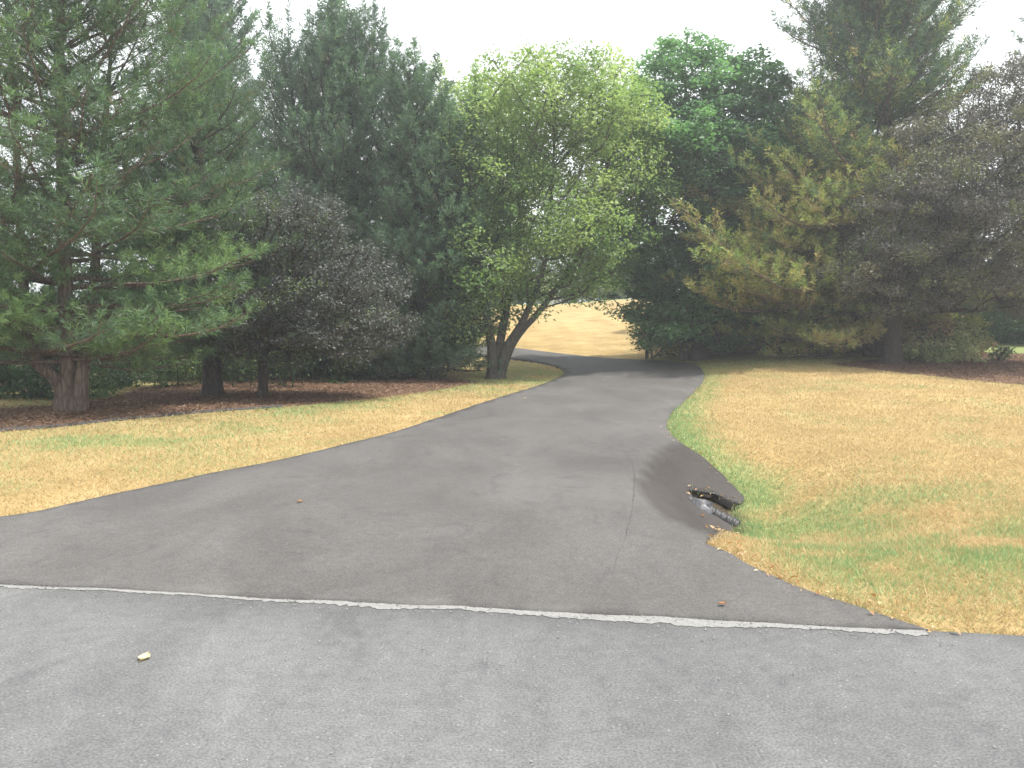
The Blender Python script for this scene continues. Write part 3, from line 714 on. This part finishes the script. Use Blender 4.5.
# 8 tall pine with two stems on the right, lower boughs yellow
rg = np.random.default_rng(16); b = (W(884, 360, 25.5)[0], 25.5)
pine('pine_tree', b, [(up_from(b, [(884, 300), (888, 180), (890, 60), (896, -60)]), [.27, .22, .17, .12, .03]), (up_from((b[0]-.3, b[1]+.2), [(874, 280), (868, 150), (860, 40), (856, -30)]), [.2, .17, .14, .09, .03])],
     [(0, 2.6), (1.5, 4.8), (3, 5.2), (4.6, 4.8), (5.8, 3.8), (6.8, 2.9), (8, 3.0), (10, 3.0), (12, 1.6)], rg, M['pine_yellow'], M['bark_pine'], whorl=.31, nb=8, k=15, nl=.16, w=.012, zlow=.7,
     asym=lambda az, z: ((1.04+.24*(-math.cos(az))) if z < 5.2 else .95)*(1-.74*max(0, -math.sin(az))*float(sstep(math.cos(az), -.75, -.1))*(z < 6.2)),
     keep=lambda az, z, r: r.random() < (1 if z < 5 else .7),
     tint_fn=lambda z, a, r: np.clip(r.uniform(.05, .62)+.22*max(0, z-4.4), 0, 1), dens_=.85, shoot=.27, el0=-7, el1=60, tvar=.34,
     label='tall two stemmed pine with yellow brown lower boughs right of the driveway')
# far right pine
rg = np.random.default_rng(17); b = (20.5, 31.); bz = float(height(*b))
pine('pine_tree', b, [([np.array([b[0], b[1], bz]), np.array([b[0], b[1], 6]), np.array([b[0]-.2, b[1], 14])], [.25, .18, .03])],
     [(0, 2.0), (4, 2.6), (9, 2.6), (12, 2.2), (14, .5)], rg, M['pine_blue'], M['bark_dark'], whorl=.5, nb=7, k=18, nl=.16, w=.015, zlow=1.0, dens_=.7, shoot=.27,
     label='dark green conifer behind the bronze leaved tree at the right edge')
# 9 bronze crabapple on the right
rg = np.random.default_rng(25); b = B(893, 364); d = b[1]
leafy('crabapple_tree', b, [(up_from(b, [(893, 335), (895, 300), (910, 240), (930, 170)]), [.25, .22, .19, .12, .03]), (up_from((b[0]+.05, b[1]), [(896, 325), (935, 280, -.4), (985, 220, -.6), (1030, 160, -.8)]), [.15, .13, .11, .07, .03]), (up_from((b[0], b[1]+.05), [(892, 322), (872, 285, -.4), (862, 240, -.6)]), [.12, .1, .07, .03]), (up_from((b[0], b[1]+.2), [(896, 320, .5), (920, 250, 1.6), (950, 180, 2)]), [.12, .1, .07, .03])],
      [PB(975, 165, d, 88, 62, 2.8), PB(925, 215, d-.3, 82, 58, 2.8), PB(1010, 240, d-.8, 82, 70, 3.2), PB(885, 265, d-.6, 56, 48, 1.9), PB(945, 285, d-1, 80, 30, 2.0), PB(1050, 130, d+.2, 80, 80, 2.4), PB(1005, 118, d+.1, 50, 50, 1.8), PB(905, 165, d, 40, 36, 1.5), PB(1060, 265, d-.3, 60, 45, 2.)], rg, M['brownpurple'], M['bark_dark'],
      spacing=.50, per=230, lsize=.064, twigs=3, clump=.38, tint=(.05, .7), sprouts=.25, flat=.6, shell=.35, zmin=.75, rtip=.008,
      label='wide bronze purple leaved crabapple on a stout dark trunk on the right lawn')

# shrubs
def shrub(name, b, blobs, rng, mat, label, spacing=.42, per=90, lsize=.08, clump=.28, group=None, tint=(0, 1), cat='shrub', sprouts=0):
    bz = float(height(*b)); st = []
    for k in range(4):
        c = blobs[k % len(blobs)][0]; e = np.array([b[0]+(c[0]-b[0])*.6+rng.normal(0, .15), b[1]+rng.normal(0, .2), max(c[2], bz+.4)])
        s = np.array([b[0]+rng.normal(0, .08), b[1]+rng.normal(0, .08), bz]); st.append(([s, (s+e)/2+rng.normal(0, .06, 3), e], [.035, .025, .01]))
    return leafy(name, b, st, blobs, rng, mat, M['bark_grey'], spacing, per, lsize, clump, tint=tint, shell=.2, rtip=.007, twigs=3, label=label, cat=cat, group=group, bark_part='stems', crown='foliage', sprouts=sprouts, zmin=.08)
rg = np.random.default_rng(31)
b = B(650, 359); shrub('shrub', b, [PB(650, 335, b[1], 19, 27, .6), PB(645, 312, b[1]+.1, 14, 16, .5), PB(668, 345, b[1]+.3, 16, 14, .6)], rg, M['brush'], 'bright edged leafy shrub at the foot of the big tree beside the driveway bend', tint=(.5, 1), lsize=.09)
b = (W(940, 350, 24)[0], 24.); shrub('shrub', b, [PB(935, 338, 23.4, 36, 22, .8), PB(968, 342, 23.5, 24, 18, .6), PB(912, 346, 23.6, 16, 14, .5)], rg, M['pale'], 'pale cream and green shrub just right of the stout dark trunk', lsize=.075, spacing=.3, clump=.22)
b = B(1001, 361); shrub('small_plant', b, [PB(1001, 354, b[1], 10, 6, .25)], rg, M['hedge'], 'small bright green plant on the mulch right of the pale shrub', lsize=.07, spacing=.16, clump=.12, per=30, tint=(.6, 1), cat='plant')
hb = [(720, 29.5, 'low dark shrub between the big tree trunk and the yellow pine boughs'), (765, 29.8, 'dark shrub under the left tips of the yellow pine boughs'), (812, 29.5, 'dark shrub under the middle of the yellow pine boughs'), (855, 29.2, 'dark shrub just left of the stout dark trunk')]
for px, dd, lab in hb:
    x = W(px, 350, dd)[0]; shrub('shrub', (x, dd), [PB(px, 338, dd, 30, 26, 1.2)], rg, M['hedge'], lab, spacing=.5, per=85, lsize=.11, clump=.36, group='dark shrubs behind the right lawn', tint=(0, .5))
for px, dd, lab in ((985, 31, 'dark shrub behind the bright lawn strip right of the stout dark trunk'), (1040, 30, 'dark shrub behind the bright lawn strip cut by the right edge')):
    x = W(px, 340, dd)[0]; shrub('shrub', (x, dd), [PB(px-20, 322, dd, 34, 22, 1.2), PB(px+22, 316, dd, 34, 28, 1.2)], rg, M['hedge'], lab, spacing=.5, per=95, lsize=.11, clump=.38, group='dark shrubs behind the right lawn', tint=(.1, .7))
for px, dd, lab in ((-40, 17.4, 'dark green hedge shrub cut by the left edge of the picture'), (34, 17.3, 'dark green hedge shrub at the left edge behind the large pine'), (118, 20.0, 'dark green shrub just right of the large pine foot')):
    x = W(px, 380, dd)[0]; shrub('hedge_shrub', (x, dd), [PB(px-26, 380, dd, 42, 32, .8), PB(px+26, 383, dd, 38, 28, .8)], rg, M['hedge'], lab, spacing=.40, per=120, lsize=.085, clump=.34, group='dark shrubs behind the large left pine')

# undergrowth masses (stuff): brush with thin stems behind the left trees and behind the right lawn
def thicket(name, boxes, rng, mat, label, n=260, hgt=(.8, 2.6), lsize=.1):
    lb = Buf(); sb = []
    for (x0, x1, y0, y1, m) in boxes:
        for _ in range(m):
            x = rng.uniform(x0, x1); y = rng.uniform(y0, y1); z0 = float(height(x, y)); h = rng.uniform(*hgt)
            t = np.array([x+rng.normal(0, .3), y+rng.normal(0, .3), z0+h]); sb.append((np.array([x, y, z0-.05]), t, h))
            k = int(rng.integers(3, 6))
            for q in range(k):
                c = np.array([x, y, z0])+(t-np.array([x, y, z0]))*rng.uniform(.25, 1)+rng.normal(0, .28, 3)
                P = c+rng.normal(0, .2, (55, 3)); P[:, 2] = np.maximum(P[:, 2], height(P[:, 0], P[:, 1])+.04)
                leaf_quads(lb, P, lsize, rng, .4, .6, np.clip(rng.uniform(0, 1)**1.5+rng.normal(0, .12, 55), 0, 1))
    A = np.array([s[0] for s in sb]); E = np.array([s[1] for s in sb]); tubes(lb, A, E, np.full(len(A), .02), np.full(len(A), .006), 4)
    o = lb.out(name, mat); tag(o, label, 'undergrowth', kind='stuff'); return o
thicket('undergrowth', [(-9.5, -2.2, 21.6, 25, 120), (-8, -5.0, 19.8, 22, 16), (-13, -1.6, 24.5, 28.5, 110), (-22, -6, 27, 34, 140), (-6, -1.5, 28, 31, 35)], np.random.default_rng(41), M['brush'], 'tangled green brush in the shade behind the trees left of the driveway')
thicket('undergrowth', [(5.6, 13, 29.5, 33, 110), (13, 28, 34, 40, 110), (8.6, 12, 26.5, 29, 16)], np.random.default_rng(42), M['hedge'], 'dark brush behind the yellow pine and the right lawn', hgt=(.8, 3.0), lsize=.12)

thicket('undergrowth', [(-8, 20, 65.5, 68.5, 190)], np.random.default_rng(43), M['brush'], 'band of green brush along the top of the dry hill', hgt=(1.2, 3.6), lsize=.24)
# background trees: three kinds, copied
def copy_tree(root, loc, rz, s, label, group):
    r = root.copy(); C.objects.link(r); r.location = loc; r.rotation_euler = (0, 0, rz); r.scale = (s, s, s); r['label'] = label; r['group'] = group
    for ch in list(root.children):
        c = ch.copy(); C.objects.link(c); c.parent = r
    return r
G1 = 'broadleaf trees standing behind the front row'
def bgtree(x, y, hgt, r, mat, rng, label, group=G1):
    z = float(height(x, y)); c = np.array([x, y, z])
    bl = [(c+[0, 0, hgt*.62], (r, r, hgt*.36)), (c+[r*.5, 0, hgt*.42], (r*.8, r*.8, hgt*.27)), (c+[-r*.5, -.2, hgt*.40], (r*.8, r*.8, hgt*.26))]
    return leafy('broadleaf_tree', (x, y), [([c, c+[.1, 0, hgt*.4], c+[0, 0, hgt*.85]], [.2, .15, .03])], bl, rng, mat, M['bark_grey'], spacing=1.05, per=80, lsize=.2, clump=.68, shell=.3, twigs=2, label=label, group=group, zmin=1.0, rtip=.018)
t1 = bgtree(-14.5, 35, 6.5, 2.6, M['hedge'], np.random.default_rng(51), 'green broadleaf tree far behind the gap between the left pines')
t2 = bgtree(-7.5, 37, 7.5, 2.6, M['lime'], np.random.default_rng(52), 'pale green tree behind and left of the candle topped pine')
t3 = bgtree(11.5, 36, 8.5, 2.8, M['maple'], np.random.default_rng(53), 'deep green tree behind the tall yellow boughed pine')
def put(src, x, y, s, rz, label, group=G1): return copy_tree(src, (x, y, float(height(x, y))), rz, s, label, group)
put(t1, -20.5, 33, .85, 1.3, 'green broadleaf tree behind the stems of the large left pine')
put(t1, -25, 30, .8, 2.6, 'green broadleaf tree beyond the left edge behind the large pine')
put(t3, 17.5, 38, .95, 1.1, 'deep green tree behind the bronze leaved crabapple')
put(t3, 23, 34, .9, 2.2, 'deep green tree in front of the far right conifer')
put(t1, 10.5, 34, .75, .4, 'green tree behind the trunk of the big bluish green tree')
put(t2, -4.2, 40, .9, 2.0, 'pale green tree behind the dense dark rounded pine')
put(t3, 11.5, 37, 1.15, 4.1, 'deep green tree behind the right shoulder of the big bluish green tree')
put(t2, -11.5, 41, 1.15, 3.1, 'pale green tree showing between the tallest dark conifer and the candle topped pine')
G2 = 'trees along the top of the dry hill'
put(t1, .6, 70, .95, .3, 'green tree on the hill top above the left of the dry slope', G2)
put(t2, 5.2, 71, .85, 1.9, 'pale green tree on the hill top above the middle of the dry slope', G2)
put(t3, 10.2, 70, .9, 2.9, 'deep green tree on the hill top right of the dry slope', G2)
put(t2, -5, 69, .9, .9, 'pale green tree on the hill top far left of the dry slope', G2)
put(t1, 15.5, 70, 1., 4.0, 'green tree on the hill top behind the big bluish green tree', G2)
rg = np.random.default_rng(61)
for px, lab in ((520, 'pale green bush on the hill top just right of the forking trunks'), (632, 'green bush on the hill top against the big bluish green tree'), (545, 'pale leaved bush on the hill top at the left of the dry slope'), (575, 'low green bush on the hill top at the middle of the dry slope'), (606, 'low green bush on the hill top at the right of the dry slope')):
    x = W(px, 300, 64.5)[0]; shrub('hill_bush', (x, 64.5), [PB(px, 296, 64.5, 19, 12, 1.2), PB(px+8, 290, 65.5, 14, 12, 1.0)], rg, M['brush'] if px != 545 else M['pale'], lab, spacing=.6, per=60, lsize=.16, clump=.45, group='bushes on the hill top', tint=(.4, 1), cat='bush')

# ------------------------------------------------------------------ culvert in the ditch
def zc(x, y): return float(height(x, y))
p0 = np.array([1.80, 8.56]); p1 = np.array([2.26, 8.36])
root = empty('culvert', (2.0, 8.45, zc(2.0, 8.45))); tag(root, 'dark corrugated culvert pipe end with a torn grey metal lip in the ditch', 'drain pipe')
cb = Buf(); ax3 = np.array([p1[0]-p0[0], p1[1]-p0[1], -.10]); Lc = np.linalg.norm(ax3); ad = ax3/Lc
_, uu, vv = perp(ad[None]); uu = uu[0]; vv = vv[0]; S_ = 28; K = 44
c0 = np.array([p0[0], p0[1], zc(*p0)-.01]); ax3[2] = zc(*p1)-zc(*p0)-.02; Lc = np.linalg.norm(ax3); ad = ax3/Lc
rings = []
def ring(t, r): 
    an = np.arange(S_)*2*np.pi/S_; return c0+ad*t*Lc+r*(np.cos(an)[:, None]*uu+np.sin(an)[:, None]*vv)
for k in range(K+1): rings.append(ring(k/K, .078+.006*math.cos(k*2*math.pi/5)))
for k in range(K, -1, -1): rings.append(ring(k/K, .064+.005*math.cos(k*2*math.pi/5)))
V = np.array(rings).reshape(-1, 3); k = np.arange(S_); f = np.stack([k, (k+1) % S_, (k+1) % S_+S_, k+S_], 1)
cb.add(V, (f[None]+(np.arange(2*K+1)*S_)[:, None, None]).reshape(-1, 4))
cb.out('pipe', M['plastic'], root, tuple(root.location), True)
# bent metal lip: irregular plate with a hole, thickness 4 mm
def plate(outline, holes, plane, thick, name, mat):
    n = len(outline); vs = [Vector(p) for p in outline]; fc = [list(range(n))]
    r = geometry.delaunay_2d_cdt(vs+[Vector(q) for h in holes for q in h], [], fc+[[n+4*i+j for j in range(4)] for i in range(len(holes))], 1, 1e-5)
    P = np.array([tuple(v) for v in r[0]]); tri = np.array(r[2])
    cen = P[tri].mean(1); kk = np.ones(len(tri), bool)
    for h in holes: kk &= ~inside(np.array(h), cen[:, 0], cen[:, 1])
    tri = tri[kk]; W3 = plane(P); nrm = np.array([-.2, -.6, .75]); nrm /= np.linalg.norm(nrm)
    n0 = len(P); V = np.vstack([W3, W3-nrm*thick])
    ed = {}
    for t in tri:
        for a, b in ((t[0], t[1]), (t[1], t[2]), (t[2], t[0])): ed[(a, b)] = 1
    bd = np.array([[b, a, a+n0, b+n0] for a, b in ed if (b, a) not in ed])
    pb = Buf(); pb.add(V, np.vstack([tri, tri[:, ::-1]+n0])); pb.add(V, bd); return pb.out(name, mat, root, tuple(root.location))
bb = Buf(); qs = np.array([[*p, zc(*p)+.012] for p in dens(smooth_line(hitl([(686, 491), (700, 492.5), (720, 497), (741, 506)]), 3), .04)]); tubes(bb, qs[:-1], qs[1:], np.full(len(qs)-1, .02), np.full(len(qs)-1, .02), 6)
bb.out('bent_edge', M['plastic'], root, tuple(root.location))
def lip_plane(P):
    b0 = np.array([1.82, 8.43, zc(1.82, 8.43)-.02]); e1 = np.array([.66, -.42, -.08]); e2 = np.array([.08, .34, .5])
    return b0+P[:, :1]*e1+P[:, 1:]*e2+np.column_stack([0*P[:, 0], 0*P[:, 0], .035*np.sin(P[:, 0]*22)])
plate([(-.02, .0), (.10, -.03), (.24, -.02), (.26, .05), (.235, .12), (.27, .2), (.16, .23), (.02, .17), (-.06, .08)], [[(.09, .09), (.13, .08), (.14, .12), (.10, .13)], [(.17, .14), (.2, .13), (.205, .16), (.175, .165)]], lip_plane, .006, 'torn_lip', M['metal'])
# ------------------------------------------------------------------ edging strip along the left bed
el = [p for p in mulchL if -20 < p[0] < -4.2]; el = dens(el, .12); eb = Buf(); E = np.array(el)
T = np.gradient(E, axis=0); T /= np.linalg.norm(T, axis=1, keepdims=True); Nn = np.column_stack([-T[:, 1], T[:, 0]])*.012
z = height(E[:, 0], E[:, 1]); zt = z+.045+.015*(vnoise(E[:, 0], E[:, 1], 2)-.5)
n = len(E); V = np.vstack([np.column_stack([E-Nn, z-.03]), np.column_stack([E-Nn, zt]), np.column_stack([E+Nn, zt]), np.column_stack([E+Nn, z-.03])])
i = np.arange(n-1)
eb.add(V, np.concatenate([np.stack([i+a*n, i+1+a*n, i+1+(a+1)*n, i+(a+1)*n], 1) for a in range(3)]))
o = eb.out('lawn_edging', M['edging'], None, (E[0, 0], E[0, 1], 0)); o.location = (E[0, 0], E[0, 1], 0); tag(o, 'thin black edging strip between the left lawn and the pine straw bed', 'edging')

# ------------------------------------------------------------------ fallen leaves
def leaf(px, py, size, tint, lab, rng, curl=.3, z=.04):
    p = hit(px, py); a = rng.random()*6.28; n = 9; u = np.linspace(0, 1, n); w = .32*np.sin(np.pi*u**.8)*(1+.12*np.sin(u*19))
    rows = []
    for s in (-1, -.5, 0, .5, 1):
        rows.append(np.column_stack([u-.5, s*w, curl*(s*s*.22+.35*(u-.5)**2)+.02]))
    V = np.array(rows).reshape(-1, 3)*size; V = V@np.array([[math.cos(a), math.sin(a), 0], [-math.sin(a), math.cos(a), 0], [0, 0, 1]])
    i, j = np.meshgrid(np.arange(n-1), np.arange(4)); q = (j*n+i).ravel()
    st = Buf(); st.add(V, np.stack([q, q+1, q+1+n, q+n], 1), tint)
    d0 = V[2*n]; dv = V[2*n]-V[2*n+1]; tubes(st, [d0], [d0+dv*2.2+np.array([0, 0, .01])*size], [.02*size], [.012*size], 4, 0.1)
    o = st.out('fallen_leaf', M['deadleaf']); o.location = (p[0], p[1], zc(p[0], p[1])+z); tag(o, lab, 'leaf', 'fallen leaves on the asphalt'); return o
rl = np.random.default_rng(71)
leaf(145, 663, .085, 1., 'pale curled dry leaf lying alone on the grey street', rl, .5, .024)
leaf(722, 611, .05, .1, 'orange brown leaf on the dark driveway near the right lawn corner', rl, .6)
leaf(703, 520, .05, .15, 'small orange leaf on the slope just below the culvert pipe', rl, .6)
leaf(300, 506, .06, .2, 'small brown leaf on the left part of the driveway', rl, .6)
leaf(738, 548, .05, .4, 'tan leaf at the driveway edge below the ditch', rl, .6)
leaf(525, 400, .07, .9, 'pale leaf on the driveway near the forking tree', rl, .4)
leaf(604, 382, .08, .8, 'pale leaf on the driveway before the bend', rl, .4)
lt = Buf()
for k in range(240):
    q = right_edge[int(rl.integers(len(right_edge)//2, len(right_edge)))]; p = q+rl.normal(0, .07, 2)+[.05, .02]
    P = np.array([[p[0], p[1], zc(*p)+.04]]); leaf_quads(lt, P, rl.uniform(.02, .05), rl, 1.5, .5, np.array([rl.random()]))
o = lt.out('leaf_litter', M['deadleaf']); tag(o, 'scattered crumbs of dead leaves along the right driveway edge', 'leaf litter', kind='stuff')

# ------------------------------------------------------------------ haze: the air itself
def haze_box():
    lo = np.array([-175, -80, -4.]); hi = np.array([175, 240, 19.])
    V = np.array([[(lo, hi)[a][0], (lo, hi)[b_][1], (lo, hi)[c][2]] for a in (0, 1) for b_ in (0, 1) for c in (0, 1)])
    Fc = np.array([[0, 1, 3, 2], [4, 6, 7, 5], [0, 4, 5, 1], [2, 3, 7, 6], [0, 2, 6, 4], [1, 5, 7, 3]])
    m = bpy.data.materials.new('haze'); m.use_nodes = True; t = m.node_tree; t.nodes.clear()
    o = t.nodes.new('ShaderNodeOutputMaterial'); v = t.nodes.new('ShaderNodeVolumePrincipled')
    v.inputs['Color'].default_value = (.93, .96, 1, 1); v.inputs['Density'].default_value = HAZE; v.inputs['Anisotropy'].default_value = .35
    t.links.new(v.outputs[0], o.inputs['Volume'])
    ob = mesh('haze', V, Fc, m); tag(ob, 'thin pale summer haze in the air', kind='stuff')
HAZE = .0031
haze_box()
gr = Buf(); n = 900
gx = rl.uniform(-6, 2.2, n); gy = seam_y(gx)-np.abs(rl.normal(0, .10, n)); m_ = rl.random(n) < .3
gy = np.where(m_, seam_y(gx)-rl.uniform(0, 2.6, n), gy)
leaf_quads(gr, np.column_stack([gx, gy, np.full(n, .027)]), .011, rl, 2.5, .8, np.full(n, .5), fold=.3)
o = gr.out('road_grit', M['seam']); tag(o, 'pale grit and small stone chips along the joint and on the street', 'grit', kind='stuff')
# ------------------------------------------------------------------ light
EL, AZ = rad(64), rad(96)               # azimuth from straight ahead towards the right
sd = Vector((math.sin(AZ)*math.cos(EL), math.cos(AZ)*math.cos(EL), math.sin(EL)))
L = bpy.data.lights.new('sun', 'SUN'); L.energy = 3.7; L.angle = rad(.6); L.color = (1, .955, .88)
so = bpy.data.objects.new('sun', L); C.objects.link(so); so.rotation_euler = sd.to_track_quat('Z', 'Y').to_euler(); so.location = sd*80
w = bpy.data.worlds.new('World'); bpy.context.scene.world = w; w.use_nodes = True
t = w.node_tree; t.nodes.clear(); out = t.nodes.new('ShaderNodeOutputWorld'); bg = t.nodes.new('ShaderNodeBackground')
sky = t.nodes.new('ShaderNodeTexSky'); sky.sky_type = 'NISHITA'; sky.sun_disc = False; sky.sun_elevation = EL; sky.sun_rotation = AZ
sky.air_density = 1.0; sky.dust_density = 3.0
tc = t.nodes.new('ShaderNodeTexCoord'); mp = t.nodes.new('ShaderNodeMapping'); mp.inputs['Scale'].default_value = (1, 1, 2.2)
nz = t.nodes.new('ShaderNodeTexNoise'); nz.inputs['Scale'].default_value = 1.6; nz.inputs['Detail'].default_value = 5
rp = t.nodes.new('ShaderNodeValToRGB'); rp.color_ramp.elements[0].position = .36; rp.color_ramp.elements[0].color = (.45, .45, .45, 1); rp.color_ramp.elements[1].position = .56
mx = t.nodes.new('ShaderNodeMix'); mx.data_type = 'RGBA'; mx.inputs[7].default_value = (10.2, 10.5, 10.8, 1)
t.links.new(tc.outputs['Generated'], mp.inputs[0]); t.links.new(mp.outputs[0], nz.inputs['Vector']); t.links.new(nz.outputs['Fac'], rp.inputs[0])
t.links.new(rp.outputs[0], mx.inputs[0]); t.links.new(sky.outputs[0], mx.inputs[6]); t.links.new(mx.outputs[2], bg.inputs[0]); t.links.new(bg.outputs[0], out.inputs[0])
bg.inputs[1].default_value = .10
sc = bpy.context.scene
sc.view_settings.view_transform = 'Standard'; sc.view_settings.look = 'None'; sc.view_settings.exposure = .80; sc.view_settings.gamma = 1
sc.view_settings.use_curve_mapping = False
sc.cycles.max_bounces = 6; sc.cycles.diffuse_bounces = 3; sc.cycles.transmission_bounces = 4; sc.cycles.glossy_bounces = 2
